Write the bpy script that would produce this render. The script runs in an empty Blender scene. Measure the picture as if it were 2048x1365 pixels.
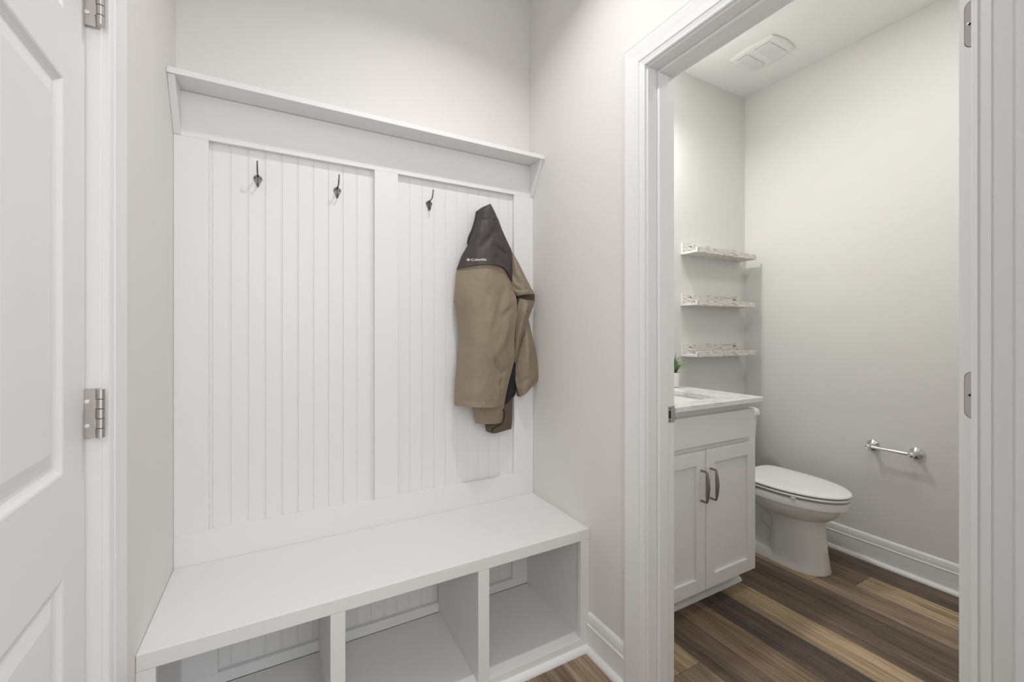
import bpy, bmesh, math, random
from mathutils import Vector, Matrix, noise
from mathutils.bvhtree import BVHTree
random.seed(7)
R = math.radians
scn = bpy.context.scene
col = scn.collection

# ---------------------------------------------------------------- camera, world, lights, exposure
cam_d = bpy.data.cameras.new('camera'); cam = bpy.data.objects.new('camera', cam_d); col.objects.link(cam)
cam.location = (0, 0, 1.2); cam.rotation_euler = (R(90), 0, R(-28.8))
cam_d.sensor_width = 36; cam_d.lens = 852 / 2048 * 36; cam_d.shift_y = -17.5 / 2048
cam_d.clip_start = 0.02
scn.camera = cam

wd = bpy.data.worlds.new('world'); scn.world = wd; wd.use_nodes = True
bgn = wd.node_tree.nodes['Background']
bgn.inputs['Color'].default_value = (0.975, 0.985, 1.0, 1); bgn.inputs['Strength'].default_value = 1.72

def lamp(name, kind, loc, power, color, size=0.1, rot=(0, 0, 0), size_y=None, spread=None):
    d = bpy.data.lights.new(name, kind); d.energy = power; d.color = color
    if kind == 'AREA':
        d.shape = 'RECTANGLE' if size_y else 'DISK'; d.size = size
        if size_y: d.size_y = size_y
        if spread: d.spread = spread
    else:
        d.shadow_soft_size = size
    o = bpy.data.objects.new(name, d); o.location = loc; o.rotation_euler = rot; col.objects.link(o)
    return o
lamp('hall_downlight', 'AREA', (0.53, 1.0, 2.745), 6.2, (1.0, 0.985, 0.965), 0.05, spread=R(136))
lamp('hall_downlight', 'AREA', (0.45, -1.0, 2.745), 7.4, (1.0, 0.985, 0.965), 0.16)  # unseen second lamp behind the camera, added for an evenly bright hall
lamp('added_hall_fill', 'AREA', (-0.05, -0.7, 1.75), 5.9, (0.98, 0.99, 1.0), 0.9, (R(80), 0, R(-35)))  # soft fill added behind the camera
lamp('vanity_bulb', 'POINT', (1.69, 1.62, 2.47), 2.7, (1.0, 0.985, 0.955), 0.05)
lamp('vanity_shade_opening', 'AREA', (1.69, 1.62, 2.465), 7.9, (1.0, 0.988, 0.96), 0.1)
lamp('added_bathroom_fill', 'AREA', (1.95, 0.7, 2.75), 6.2, (1.0, 0.988, 0.96), 0.35)  # unseen overhead fill, added to brighten toilet lid, cabinet front and lower wall

scn.view_settings.view_transform = 'Standard'; scn.view_settings.look = 'None'
scn.view_settings.gamma = 1.0; scn.view_settings.use_curve_mapping = False
scn.view_settings.exposure = 0.0

# ---------------------------------------------------------------- materials
def mat(name, base, rough=0.5, metal=0.0, bump=0.0, bscale=200.0, spec=0.5, coat=0.0, vary=0.0, vscale=3.0):
    m = bpy.data.materials.new(name); m.use_nodes = True; nt = m.node_tree; N = nt.nodes; L = nt.links
    b = N['Principled BSDF']
    b.inputs['Base Color'].default_value = (*base, 1); b.inputs['Roughness'].default_value = rough
    b.inputs['Metallic'].default_value = metal; b.inputs['Specular IOR Level'].default_value = spec
    b.inputs['Coat Weight'].default_value = coat
    tc = N.new('ShaderNodeTexCoord')
    if vary:
        nz = N.new('ShaderNodeTexNoise'); nz.inputs['Scale'].default_value = vscale; nz.inputs['Detail'].default_value = 4
        L.new(tc.outputs['Object'], nz.inputs['Vector'])
        mx = N.new('ShaderNodeMix'); mx.data_type = 'RGBA'
        mx.inputs[6].default_value = (*[c * (1 - vary) for c in base], 1); mx.inputs[7].default_value = (*[min(1, c * (1 + vary)) for c in base], 1)
        L.new(nz.outputs['Fac'], mx.inputs[0]); L.new(mx.outputs[2], b.inputs['Base Color'])
    if bump:
        nz = N.new('ShaderNodeTexNoise'); nz.inputs['Scale'].default_value = bscale; nz.inputs['Detail'].default_value = 2
        L.new(tc.outputs['Object'], nz.inputs['Vector'])
        bp = N.new('ShaderNodeBump'); bp.inputs['Strength'].default_value = bump; bp.inputs['Distance'].default_value = 0.002
        L.new(nz.outputs['Fac'], bp.inputs['Height']); L.new(bp.outputs['Normal'], b.inputs['Normal'])
    return m

M = {}
M['wall'] = mat('greige wall paint', (0.80, 0.782, 0.758), 0.85, bump=0.12, bscale=110, vary=0.008)
M['bath_wall'] = mat('greige bathroom wall paint', (0.77, 0.764, 0.742), 0.75, bump=0.12, bscale=110, vary=0.008)
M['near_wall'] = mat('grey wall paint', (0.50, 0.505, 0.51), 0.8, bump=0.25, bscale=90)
M['ceiling'] = mat('ceiling paint', (0.88, 0.88, 0.87), 0.9, bump=0.08, bscale=120)
M['trim'] = mat('white trim paint', (0.86, 0.86, 0.862), 0.38, bump=0.03, bscale=60, vary=0.006)
M['bench'] = mat('white bench paint', (0.845, 0.845, 0.842), 0.42, bump=0.04, bscale=50, vary=0.008)
M['door'] = mat('white door paint', (0.86, 0.858, 0.862), 0.42, bump=0.05, bscale=80)
M['cabinet'] = mat('white cabinet paint', (0.88, 0.878, 0.865), 0.4, bump=0.02, bscale=60)
M['porcelain'] = mat('white porcelain', (0.90, 0.895, 0.88), 0.12, coat=0.3)
M['seat_plastic'] = mat('white toilet seat plastic', (0.90, 0.895, 0.88), 0.25)
M['sink'] = mat('white sink glaze', (0.88, 0.88, 0.87), 0.1, coat=0.4)
M['nickel'] = mat('brushed nickel', (0.52, 0.49, 0.47), 0.33, metal=1.0, bump=0.02, bscale=400)
M['hook_metal'] = mat('satin pewter', (0.20, 0.195, 0.19), 0.38, metal=1.0)
M['pull_metal'] = mat('dark satin nickel', (0.30, 0.27, 0.24), 0.35, metal=1.0)
M['chrome'] = mat('chrome', (0.86, 0.86, 0.86), 0.08, metal=1.0)
M['dark'] = mat('dark recess', (0.015, 0.014, 0.012), 0.8)
M['caulk'] = mat('yellowed caulk', (0.62, 0.55, 0.42), 0.6)
M['plastic'] = mat('white vent plastic', (0.84, 0.84, 0.83), 0.45)
M['vent_gap_shade'] = mat('painted vent gap shade', (0.10, 0.10, 0.10), 0.8)  # dark colour standing in for the shade between the louver slats
M['pot'] = mat('white ceramic pot', (0.85, 0.85, 0.83), 0.3)
M['soil'] = mat('dark soil', (0.03, 0.025, 0.018), 0.95)
M['leaf'] = mat('fresh green leaf', (0.13, 0.27, 0.06), 0.5, vary=0.45, vscale=40)
M['tan'] = mat('olive tan nylon', (0.285, 0.232, 0.168), 0.62, bump=0.10, bscale=700, vary=0.07, vscale=9)
M['tan_dark'] = mat('darker olive tan nylon', (0.110, 0.084, 0.058), 0.7, bump=0.10, bscale=700)  # darker tone of the tan nylon, on sleeve fold and lower flap
M['yoke'] = mat('charcoal nylon', (0.060, 0.048, 0.052), 0.6, bump=0.10, bscale=700, vary=0.08, vscale=12)
M['black'] = mat('black lining', (0.012, 0.010, 0.011), 0.7)
M['thread'] = mat('white embroidery thread', (0.82, 0.81, 0.80), 0.6)

def wood_mat():
    m = bpy.data.materials.new('vinyl plank wood'); m.use_nodes = True; nt = m.node_tree; N = nt.nodes; L = nt.links
    b = N['Principled BSDF']; tc = N.new('ShaderNodeTexCoord'); oi = N.new('ShaderNodeObjectInfo')
    add = N.new('ShaderNodeVectorMath'); add.operation = 'ADD'
    sc = N.new('ShaderNodeVectorMath'); sc.operation = 'SCALE'; sc.inputs['Scale'].default_value = 37.0
    cmb = N.new('ShaderNodeCombineXYZ')
    for i in range(3): L.new(oi.outputs['Random'], cmb.inputs[i])
    L.new(cmb.outputs[0], sc.inputs[0]); L.new(tc.outputs['Object'], add.inputs[0]); L.new(sc.outputs[0], add.inputs[1])
    def nz(scale, stretch, detail, dist=0.0, rough=0.6):
        mp = N.new('ShaderNodeMapping'); mp.inputs['Scale'].default_value = stretch
        L.new(add.outputs[0], mp.inputs['Vector'])
        n = N.new('ShaderNodeTexNoise'); n.inputs['Scale'].default_value = scale; n.inputs['Detail'].default_value = detail
        n.inputs['Distortion'].default_value = dist; n.inputs['Roughness'].default_value = rough
        L.new(mp.outputs[0], n.inputs['Vector']); return n
    def rng(src, a, bb, lo, hi):
        r = N.new('ShaderNodeMapRange'); r.inputs[1].default_value = a; r.inputs[2].default_value = bb
        r.inputs[3].default_value = lo; r.inputs[4].default_value = hi; L.new(src, r.inputs[0]); return r.outputs[0]
    def mul(a, c):
        x = N.new('ShaderNodeMath'); x.operation = 'MULTIPLY'; L.new(a, x.inputs[0]); L.new(c, x.inputs[1]); return x.outputs[0]
    broad = nz(1.0, (20, 1.2, 1), 4, 0.5)
    fine = nz(1.0, (150, 4.0, 1), 5, 0.3, 0.7)
    tick = nz(1.0, (260, 16, 1), 2, 0.0)
    f = mul(rng(broad.outputs['Fac'], 0.32, 0.68, 0.55, 1.42), rng(fine.outputs['Fac'], 0.32, 0.68, 0.45, 1.55))
    mx = N.new('ShaderNodeMix'); mx.data_type = 'RGBA'; mx.blend_type = 'MULTIPLY'; mx.inputs[0].default_value = 1
    L.new(oi.outputs['Color'], mx.inputs[6])
    cc = N.new('ShaderNodeCombineColor')
    for i in range(3): L.new(f, cc.inputs[i])
    L.new(cc.outputs[0], mx.inputs[7])
    m2 = N.new('ShaderNodeMix'); m2.data_type = 'RGBA'; m2.inputs[7].default_value = (0.30, 0.25, 0.20, 1)
    L.new(rng(tick.outputs['Fac'], 0.64, 0.72, 0.0, 0.6), m2.inputs[0]); L.new(mx.outputs[2], m2.inputs[6])
    L.new(m2.outputs[2], b.inputs['Base Color'])
    b.inputs['Roughness'].default_value = 0.5
    bp = N.new('ShaderNodeBump'); bp.inputs['Strength'].default_value = 0.25; bp.inputs['Distance'].default_value = 0.001
    L.new(fine.outputs['Fac'], bp.inputs['Height']); L.new(bp.outputs['Normal'], b.inputs['Normal'])
    return m
M['wood'] = wood_mat()

def streak_mat(name, light, darkc, stretch, lo, hi, rough, scale=1.0):
    m = bpy.data.materials.new(name); m.use_nodes = True; nt = m.node_tree; N = nt.nodes; L = nt.links
    b = N['Principled BSDF']; tc = N.new('ShaderNodeTexCoord'); mp = N.new('ShaderNodeMapping'); mp.inputs['Scale'].default_value = stretch
    L.new(tc.outputs['Object'], mp.inputs['Vector'])
    n = N.new('ShaderNodeTexNoise'); n.inputs['Scale'].default_value = scale; n.inputs['Detail'].default_value = 7; n.inputs['Roughness'].default_value = 0.68; n.inputs['Distortion'].default_value = 0.7
    L.new(mp.outputs[0], n.inputs['Vector'])
    r = N.new('ShaderNodeMapRange'); r.inputs[1].default_value = lo; r.inputs[2].default_value = hi
    L.new(n.outputs['Fac'], r.inputs[0])
    mx = N.new('ShaderNodeMix'); mx.data_type = 'RGBA'; mx.inputs[6].default_value = (*light, 1); mx.inputs[7].default_value = (*darkc, 1)
    L.new(r.outputs[0], mx.inputs[0]); L.new(mx.outputs[2], b.inputs['Base Color']); b.inputs['Roughness'].default_value = rough
    return m
M['whitewash'] = streak_mat('distressed whitewashed wood', (0.80, 0.79, 0.765), (0.33, 0.295, 0.265), (24, 120, 130), 0.48, 0.68, 0.7)
M['whiteedge'] = mat('white shelf end paint', (0.86, 0.86, 0.85), 0.5)
M['marble'] = streak_mat('white veined quartz', (0.86, 0.86, 0.855), (0.62, 0.62, 0.60), (7, 11, 9), 0.52, 0.66, 0.18)

# ---------------------------------------------------------------- mesh helpers
class MB:
    def __init__(s): s.v = []; s.f = []; s.sm = []
    def add(s, vs, fs, smooth=False):
        k = len(s.v); s.v += [tuple(v) for v in vs]; s.f += [[i + k for i in f] for f in fs]; s.sm += [smooth] * len(fs); return s
    def box(s, x0, x1, y0, y1, z0, z1):
        vs = [(x, y, z) for z in (z0, z1) for y in (y0, y1) for x in (x0, x1)]
        return s.add(vs, [[0, 2, 3, 1], [4, 5, 7, 6], [0, 1, 5, 4], [2, 6, 7, 3], [0, 4, 6, 2], [1, 3, 7, 5]])
    def prism(s, poly, axis, a, b, smooth=False):
        # poly: 2D points; axis 'x': (y,z), 'y': (x,z), 'z': (x,y)
        def P(p, t):
            return {'x': (t, p[0], p[1]), 'y': (p[0], t, p[1]), 'z': (p[0], p[1], t)}[axis]
        n = len(poly); vs = [P(p, a) for p in poly] + [P(p, b) for p in poly]
        s.add(vs, [[i, (i + 1) % n, n + (i + 1) % n, n + i] for i in range(n)], smooth)
        k = len(s.v) - 2 * n
        s.f += [[k + i for i in range(n)][::-1], [k + n + i for i in range(n)]]; s.sm += [False, False]
        return s
    def tube(s, path, rad, n=10, squash=None):
        path = [Vector(p) for p in path]; rings = []
        if not isinstance(rad, (list, tuple)): rad = [rad] * len(path)
        up = Vector((0.137, 0.31, 0.94)); last = None
        for i, p in enumerate(path):
            t = (path[min(i + 1, len(path) - 1)] - path[max(i - 1, 0)]).normalized()
            if last is None:
                a = t.cross(up)
                if a.length < 1e-3: a = t.cross(Vector((1, 0, 0)))
                a.normalize()
            else:
                a = (last - t * last.dot(t)).normalized()
            last = a; b = t.cross(a)
            rings.append([p + (a * math.cos(2 * math.pi * k / n) + b * math.sin(2 * math.pi * k / n)) * rad[i] for k in range(n)])
        vs = [v for r in rings for v in r]; fs = []
        for i in range(len(rings) - 1):
            for k in range(n): fs.append([i * n + k, i * n + (k + 1) % n, (i + 1) * n + (k + 1) % n, (i + 1) * n + k])
        fs += [list(range(n))[::-1], [(len(rings) - 1) * n + k for k in range(n)]]
        return s.add(vs, fs, True)
    def loft(s, rings, cap=True, smooth=True):
        n = len(rings[0]); vs = [v for r in rings for v in r]; fs = []
        for i in range(len(rings) - 1):
            for k in range(n): fs.append([i * n + k, i * n + (k + 1) % n, (i + 1) * n + (k + 1) % n, (i + 1) * n + k])
        if cap: fs += [list(range(n))[::-1], [(len(rings) - 1) * n + k for k in range(n)]]
        return s.add(vs, fs, smooth)
    def lathe(s, prof, origin, axis='z', n=24):
        rings = []
        for r, h in prof:
            ring = []
            for k in range(n):
                a = 2 * math.pi * k / n; c, d = r * math.cos(a), r * math.sin(a)
                o = {'z': (c, d, h), 'x': (h, c, d), 'y': (c, h, d)}[axis]
                ring.append((origin[0] + o[0], origin[1] + o[1], origin[2] + o[2]))
            rings.append(ring)
        return s.loft(rings)

def world_origin(o):
    w = Vector((0, 0, 0))
    while o is not None: w += o.location; o = o.parent
    return w

def tag(o, label=None, cat=None, group=None, kind=None):
    if label: o['label'] = label
    if cat: o['category'] = cat
    if group: o['group'] = group
    if kind: o['kind'] = kind
    return o

def obj(name, mb, m, parent=None, origin=None, bevel=0.0, kind=None, segs=2, angle=35, label=None):
    """one mesh object; vertices are given in world coordinates"""
    me = bpy.data.meshes.new(name)
    if origin is None: origin = world_origin(parent) if parent else Vector((0, 0, 0))
    origin = Vector(origin)
    me.from_pydata([Vector(v) - origin for v in mb.v], [], mb.f)
    bm = bmesh.new(); bm.from_mesh(me); bmesh.ops.recalc_face_normals(bm, faces=bm.faces[:]); bm.to_mesh(me); bm.free()
    me.polygons.foreach_set('use_smooth', mb.sm)
    if any(mb.sm): me.set_sharp_from_angle(angle=R(angle))
    me.materials.append(m)
    o = bpy.data.objects.new(name, me); col.objects.link(o)
    if parent:
        o.parent = parent; o.location = origin - world_origin(parent)
    else: o.location = origin
    if bevel:
        b = o.modifiers.new('soft edges', 'BEVEL'); b.width = bevel; b.segments = segs; b.limit_method = 'ANGLE'; b.angle_limit = R(40)
    if kind: o['kind'] = kind
    if label: o['label'] = label
    return o

def thing(name, loc, label, cat, group=None):
    o = bpy.data.objects.new(name, None); o.empty_display_size = 0.05; o.location = loc; col.objects.link(o)
    return tag(o, label, cat, group)

def box(*a): return MB().box(*a)

# ---------------------------------------------------------------- measures of the place (metres)
XL, XR, XB = -0.288, 1.04, 1.155          # hall left wall, partition hall side, partition bathroom side
YW, YF, YBATH, XT = 1.725, 1.278, 1.742, 2.73
CEIL = 2.762
DL, DR, DH = 0.985, 0.26, 2.05            # bathroom door opening: left jamb face, right jamb face, head

# ---------------------------------------------------------------- the room shell
def struct(name, mb, m, bevel=0.0): return obj(name, mb, m, bevel=bevel, kind='structure')
struct('wall_back', box(-0.40, 1.155, YW, YW + 0.1, 0, CEIL), M['wall'])
w = MB(); w.box(XL - 0.11, XL, 1.075, YW + 0.05, 0, CEIL); w.box(XL - 0.11, XL, 0.27, 1.075, 2.08, CEIL); w.box(XL - 0.11, XL, -2.6, 0.27, 0, CEIL)
struct('wall_left', w, M['wall'])
w = MB(); w.box(XR, XB, DL + 0.019, 1.80, 0, CEIL); w.box(XR, XB, DR - 0.019, DL + 0.019, DH + 0.019, CEIL); w.box(XR, XB, 0.0, DR - 0.019, 0, CEIL)
struct('wall_right', w, M['wall'])
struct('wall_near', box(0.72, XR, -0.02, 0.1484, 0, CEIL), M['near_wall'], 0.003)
struct('wall_bathroom_back', box(XB, XT + 0.1, YBATH, YBATH + 0.1, 0, CEIL), M['bath_wall'])
struct('wall_bathroom_right', box(XT, XT + 0.1, 0.0, YBATH, 0, CEIL), M['bath_wall'])
struct('wall_bathroom_front', box(XB, XT, -0.02, 0.08, 0, CEIL), M['bath_wall'])
c = MB(); c.box(-0.45, XB, -2.6, 1.85, CEIL, CEIL + 0.1); c.box(XB, 3.0, -2.6, 1.9, CEIL, CEIL + 0.1)
struct('ceiling', c, M['ceiling'])

# floor: subfloor, with each visible plank a part of its own
floor = struct('floor', box(-0.45, 3.0, -2.6, 1.9, -0.10, -0.006), M['soil'])
PW = 0.15; X0 = 1.348
def plank(xi, y0, y1, c):
    xa = X0 + PW * xi; g = 0.0006
    me = MB(); me.box(xa + g, xa + PW - g, y0 + g, y1 - g, -0.006, 0.0)
    o = obj('plank', me, M['wood'], floor, origin=(xa + PW / 2, (y0 + y1) / 2, -0.006), bevel=0.0008, segs=1)
    o.color = (*c, 1); return o
LT, TAN, MED, BRN, DRK, VDK = (0.400, 0.295, 0.182), (0.320, 0.245, 0.145), (0.265, 0.192, 0.130), (0.200, 0.138, 0.088), (0.128, 0.090, 0.062), (0.085, 0.062, 0.047)
rows = {-1: [(-0.2, 1.028, MED), (1.028, 1.74, TAN)], 0: [(-0.2, 1.74, DRK)], 1: [(-0.2, 1.74, BRN)],
        2: [(-0.2, 1.74, VDK)], 3: [(-0.2, 1.74, LT)], 4: [(-0.2, 1.74, DRK)], 5: [(-0.2, 1.74, DRK)],
        6: [(-0.2, 1.108, MED), (1.108, 1.74, TAN)], 7: [(-0.2, 0.985, LT), (0.985, 1.74, BRN)], 8: [(-0.2, 1.74, DRK)], 9: [(-0.2, 1.74, BRN)],
        -2: [(-0.2, 0.55, MED), (0.55, 1.74, MED)], -3: [(0.1, 1.74, MED)], -4: [(0.1, 0.9, BRN), (0.9, 1.74, MED)], -5: [(0.1, 1.74, BRN)],
        -6: [(0.1, 1.1, MED), (1.1, 1.74, BRN)], -7: [(0.1, 1.74, MED)], -8: [(0.1, 1.74, BRN)], -9: [(0.1, 0.8, DRK), (0.8, 1.74, MED)], -10: [(0.1, 1.74, BRN)], -11: [(0.1, 1.74, MED)]}
for xi, ps in rows.items():
    for (a, b, cc) in ps: plank(xi, a, b, cc)
far = MB()
for xi in range(-11, 9):
    for k in range(2): far.box(X0 + PW * xi + 0.0006, X0 + PW * (xi + 1) - 0.0006, -2.6 + 1.25 * k, -1.352 + 1.25 * k + (0.098 if k else 0) , -0.006, 0)
fo = obj('plank', far, M['wood'], floor, kind='stuff'); fo.color = (*MED, 1)

# baseboards: profile (distance off the wall, height)
BBP = [(0, 0), (0.0145, 0), (0.0145, 0.092), (0.0165, 0.0935), (0.0165, 0.0955), (0.0125, 0.098), (0.0120, 0.116), (0.0105, 0.1185), (0.0112, 0.121), (0.0090, 0.130), (0.0045, 0.136), (0, 0.137)]
QR = [(0, 0)] + [(0.0185 * math.cos(a * math.pi / 16), 0.0185 * math.sin(a * math.pi / 16)) for a in range(9)]
def base_y(name, x, y0, y1, sgn):     # along a wall of constant x; sgn = direction off the wall
    b = obj(name, MB().prism([(x + sgn * d, h) for d, h in BBP], 'y', y0, y1), M['trim'], kind='structure')
    obj('shoe_moulding', MB().prism([(x + sgn * (0.0145 + d), h) for d, h in QR], 'y', y0, y1, True), M['trim'], b); return b
def base_x(name, y, x0, x1, sgn):
    b = obj(name, MB().prism([(y + sgn * d, h) for d, h in BBP], 'x', x0, x1), M['trim'], kind='structure')
    obj('shoe_moulding', MB().prism([(y + sgn * (0.0145 + d), h) for d, h in QR], 'x', x0, x1, True), M['trim'], b); return b
base_y('baseboard_right', XR, 1.078, YF - 0.0005, -1)
base_y('baseboard_bathroom_right', XT, 0.085, YBATH - 0.002, -1)
base_x('baseboard_bathroom_back', YBATH, 1.96, XT - 0.016, -1)
base_y('baseboard_left', XL, 1.152, YF - 0.0005, 1)

# ---------------------------------------------------------------- door casings and jambs
# casing profile across its width: (from inner edge, proud of wall)
CP = [(0, 0), (0, 0.0105), (0.004, 0.0125), (0.007, 0.0105), (0.0085, 0.0105), (0.020, 0.0128), (0.0205, 0.0110), (0.0225, 0.0110), (0.024, 0.0145), (0.045, 0.0150), (0.070, 0.0170), (0.0805, 0.0178), (0.081, 0.0150), (0.0835, 0.0150), (0.0845, 0.0170), (0.088, 0.0160), (0.088, 0)]
def casing(parent, x, sgn, yl, yr, zh):
    """two legs and a mitred head on a wall of constant x; yl > yr are the inner edges, zh the inner head height"""
    n = len(CP)
    for side, y0 in ((1, yl), (-1, yr)):
        A = [(x + sgn * p, y0 + side * w_, 0.0) for w_, p in CP]; B = [(x + sgn * p, y0 + side * w_, zh + w_) for w_, p in CP]
        obj('casing_leg', MB().loft([A, B], smooth=False), M['trim'], parent)
    A = [(x + sgn * p, yl + w_, zh + w_) for w_, p in CP]; B = [(x + sgn * p, yr - w_, zh + w_) for w_, p in CP]
    obj('casing_head', MB().loft([A, B], smooth=False), M['trim'], parent)

def rounded_rect(u0, u1, v0, v1, r, n=6):
    pts = []
    for cu, cv, a0 in ((u1 - r, v1 - r, 0), (u0 + r, v1 - r, 90), (u0 + r, v0 + r, 180), (u1 - r, v0 + r, 270)):
        for k in range(n + 1):
            a = R(a0 + 90 * k / n); pts.append((cu + r * math.cos(a), cv + r * math.sin(a)))
    return pts

def screw(parent, pos, axis, sgn, r=0.0042, m='nickel'):
    mb = MB()
    a = {'x': Vector((1, 0, 0)), 'y': Vector((0, 1, 0)), 'z': Vector((0, 0, 1))}[axis] * sgn
    p = Vector(pos); mb.lathe([(r, -0.001), (r, 0.0002), (r * 0.75, 0.0008), (r * 0.2, 0.0009)] if sgn > 0 else [(r, 0.001), (r, -0.0002), (r * 0.75, -0.0008), (r * 0.2, -0.0009)], p, axis, 14)
    s = obj('screw', mb, M[m], parent)
    return s
def cross_slot(parent, pos, axis, sgn, r=0.0026):
    mb = MB(); x, y, z = pos; t = 0.0007; e = 0.0011 * sgn
    if axis == 'y':
        mb.box(x - r, x + r, min(y, y + e), max(y, y + e), z - t, z + t); mb.box(x - t, x + t, min(y, y + e), max(y, y + e), z - r, z + r)
    else:
        mb.box(min(x, x + e), max(x, x + e), y - r, y + r, z - t, z + t); mb.box(min(x, x + e), max(x, x + e), y - t, y + t, z - r, z + r)
    return mb

trim_1 = bpy.data.objects.new('trim_1', None); col.objects.link(trim_1); trim_1['kind'] = 'structure'; trim_1.location = (XR, DL, 0)
casing(trim_1, XR, -1, DL + 0.006, DR - 0.006, DH + 0.006)
casing(trim_1, XB, 1, DL + 0.006, DR - 0.006, DH + 0.006)
obj('jamb', box(XR - 0.002, XB + 0.004, DL, DL + 0.0185, 0, DH + 0.018), M['trim'], trim_1, bevel=0.0015)
obj('jamb', box(XR - 0.002, XB + 0.004, DR - 0.0185, DR, 0, DH + 0.018), M['trim'], trim_1, bevel=0.0015)
obj('head_jamb', box(XR - 0.002, XB + 0.004, DR, DL, DH, DH + 0.018), M['trim'], trim_1, bevel=0.001)
obj('stop', box(1.078, 1.120, DL - 0.0105, DL, 0, DH), M['trim'], trim_1, bevel=0.003)
obj('stop', box(1.078, 1.120, DR, DR + 0.0105, 0, DH), M['trim'], trim_1, bevel=0.003)
obj('head_stop', box(1.078, 1.120, DR + 0.0105, DL - 0.0105, DH - 0.0105, DH), M['trim'], trim_1, bevel=0.003)
# strike plate on the left jamb
sp = MB(); ys = DL
sp.box(1.127, 1.1325, ys - 0.0016, ys, 0.900, 0.954); sp.box(1.1425, 1.1600, ys - 0.0016, ys, 0.900, 0.954)
sp.box(1.1325, 1.1425, ys - 0.0016, ys, 0.940, 0.954); sp.box(1.1325, 1.1425, ys - 0.0016, ys, 0.900, 0.914)
sp.prism([(1.1600, ys - 0.0016), (1.1600, ys), (1.1635, ys + 0.001), (1.1655, ys + 0.0045), (1.1665, ys + 0.004), (1.1645, ys - 0.0005)], 'z', 0.908, 0.946)
st = obj('strike_plate', sp, M['nickel'], trim_1, bevel=0.0004, segs=1, label='brushed nickel strike plate with latch hole')
obj('latch_hole', box(1.1326, 1.1424, ys - 0.0004, ys - 0.0001, 0.9141, 0.9399), M['dark'], st)
for zz in (0.907, 0.947): obj('screw', MB().lathe([(0.0028, ys - 0.0012), (0.0028, ys - 0.0019), (0.001, ys - 0.0021)], (1.1372, 0, zz), 'y', 12), M['dark'], st)

trim_2 = bpy.data.objects.new('trim_2', None); col.objects.link(trim_2); trim_2['kind'] = 'structure'; trim_2.location = (XL, 1.062, 0)
casing(trim_2, XL, 1, 1.0625, 0.2825, 2.056)
obj('jamb', box(XL - 0.112, XL + 0.002, 1.057, 1.0748, 0, 2.068), M['trim'], trim_2, bevel=0.0015)
obj('jamb', box(XL - 0.112, XL + 0.002, 0.2702, 0.288, 0, 2.068), M['trim'], trim_2, bevel=0.0015)
obj('head_jamb', box(XL - 0.112, XL + 0.002, 0.288, 1.057, 2.05, 2.068), M['trim'], trim_2, bevel=0.001)

# ---------------------------------------------------------------- panel doors
def six_panel_door(root, f, width, height, m):
    """f(w, t, z) -> world; w from the hinge edge, t from the front face into the door"""
    T = 0.035; st, mu = 0.100, 0.095; pw = (width - 2 * st - mu) / 2
    zr = [(0.24, 0.803), (0.97, 1.612), (1.722, 1.915)]
    cols = [(st, st + pw), (st + pw + mu, width - st)]
    def fbox(mb, w0, w1, z0, z1):
        pts = [f(w, t, z) for z in (z0, z1) for t in (0, T) for w in (w0, w1)]
        mb.add(pts, [[0, 2, 3, 1], [4, 5, 7, 6], [0, 1, 5, 4], [2, 6, 7, 3], [0, 4, 6, 2], [1, 3, 7, 5]])
    mb = MB(); fbox(mb, 0, st, 0.012, height); fbox(mb, width - st, width, 0.012, height); fbox(mb, st + pw, st + pw + mu, 0.012, height)
    zs = [0.012] + [z for p in zr for z in p] + [height]
    for i in range(0, len(zs), 2):
        for a, b in cols: fbox(mb, a, b, zs[i], zs[i + 1])
    obj('slab', mb, m, root)
    prof = [(0.0, 0.0), (0.003, 0.0012), (0.008, 0.0065), (0.012, 0.009), (0.017, 0.0092), (0.040, 0.0035), (0.043, 0.0028)]
    for z0, z1 in zr:
        for a, b in cols:
            def ring(i, t): return [f(a + i, t, z0 + i), f(b - i, t, z0 + i), f(b - i, t, z1 - i), f(a + i, t, z1 - i)]
            rings = [ring(i, T - t) for i, t in prof[::-1]] + [ring(i, t) for i, t in prof]
            obj('panel', MB().loft(rings, smooth=False), m, root)

door_1 = bpy.data.objects.new('door_1', None); col.objects.link(door_1); door_1['kind'] = 'structure'; door_1.location = (-0.3075, 1.0525, 0)
six_panel_door(door_1, lambda w_, t, z: (-0.3075 - t, 1.0525 - w_, z), 0.762, 2.04, M['door'])
def butt_hinge(parent, zc):
    h = obj('hinge', MB().box(-0.326, -0.2885, 1.0543, 1.0558, zc - 0.0445, zc + 0.0445), M['nickel'], parent, bevel=0.0003, segs=1, label='brushed nickel butt hinge')
    obj('leaf', MB().box(-0.3073, -0.292, 1.0490, 1.0536, zc - 0.0445, zc + 0.0445), M['nickel'], h, bevel=0.0003, segs=1)
    for k in range(5):
        z0 = zc - 0.0445 + 0.0178 * k
        kn = MB().lathe([(0.0046, z0 + 0.0004), (0.0062, z0 + 0.0007), (0.0062, z0 + 0.0171), (0.0046, z0 + 0.0174)], (-0.2835, 1.0415, 0), 'z', 20)
        y1 = 1.0537
        if k % 2: kn.box(-0.2925, -0.2835, 1.0420, y1, z0 + 0.0006, z0 + 0.0172)
        obj('knuckle', kn, M['nickel'], h)
    for dz in (-0.022, 0.022):
        obj('screw', MB().lathe([(0.0038, 1.0545), (0.0036, 1.0475), (0.0012, 1.0468)], (-0.3035, 0, zc + dz), 'y', 12), M['trim'], h)
for zc in (1.052, 1.8035, 0.24): butt_hinge(door_1, zc)
door_1.rotation_euler.z = R(2.3)

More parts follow.
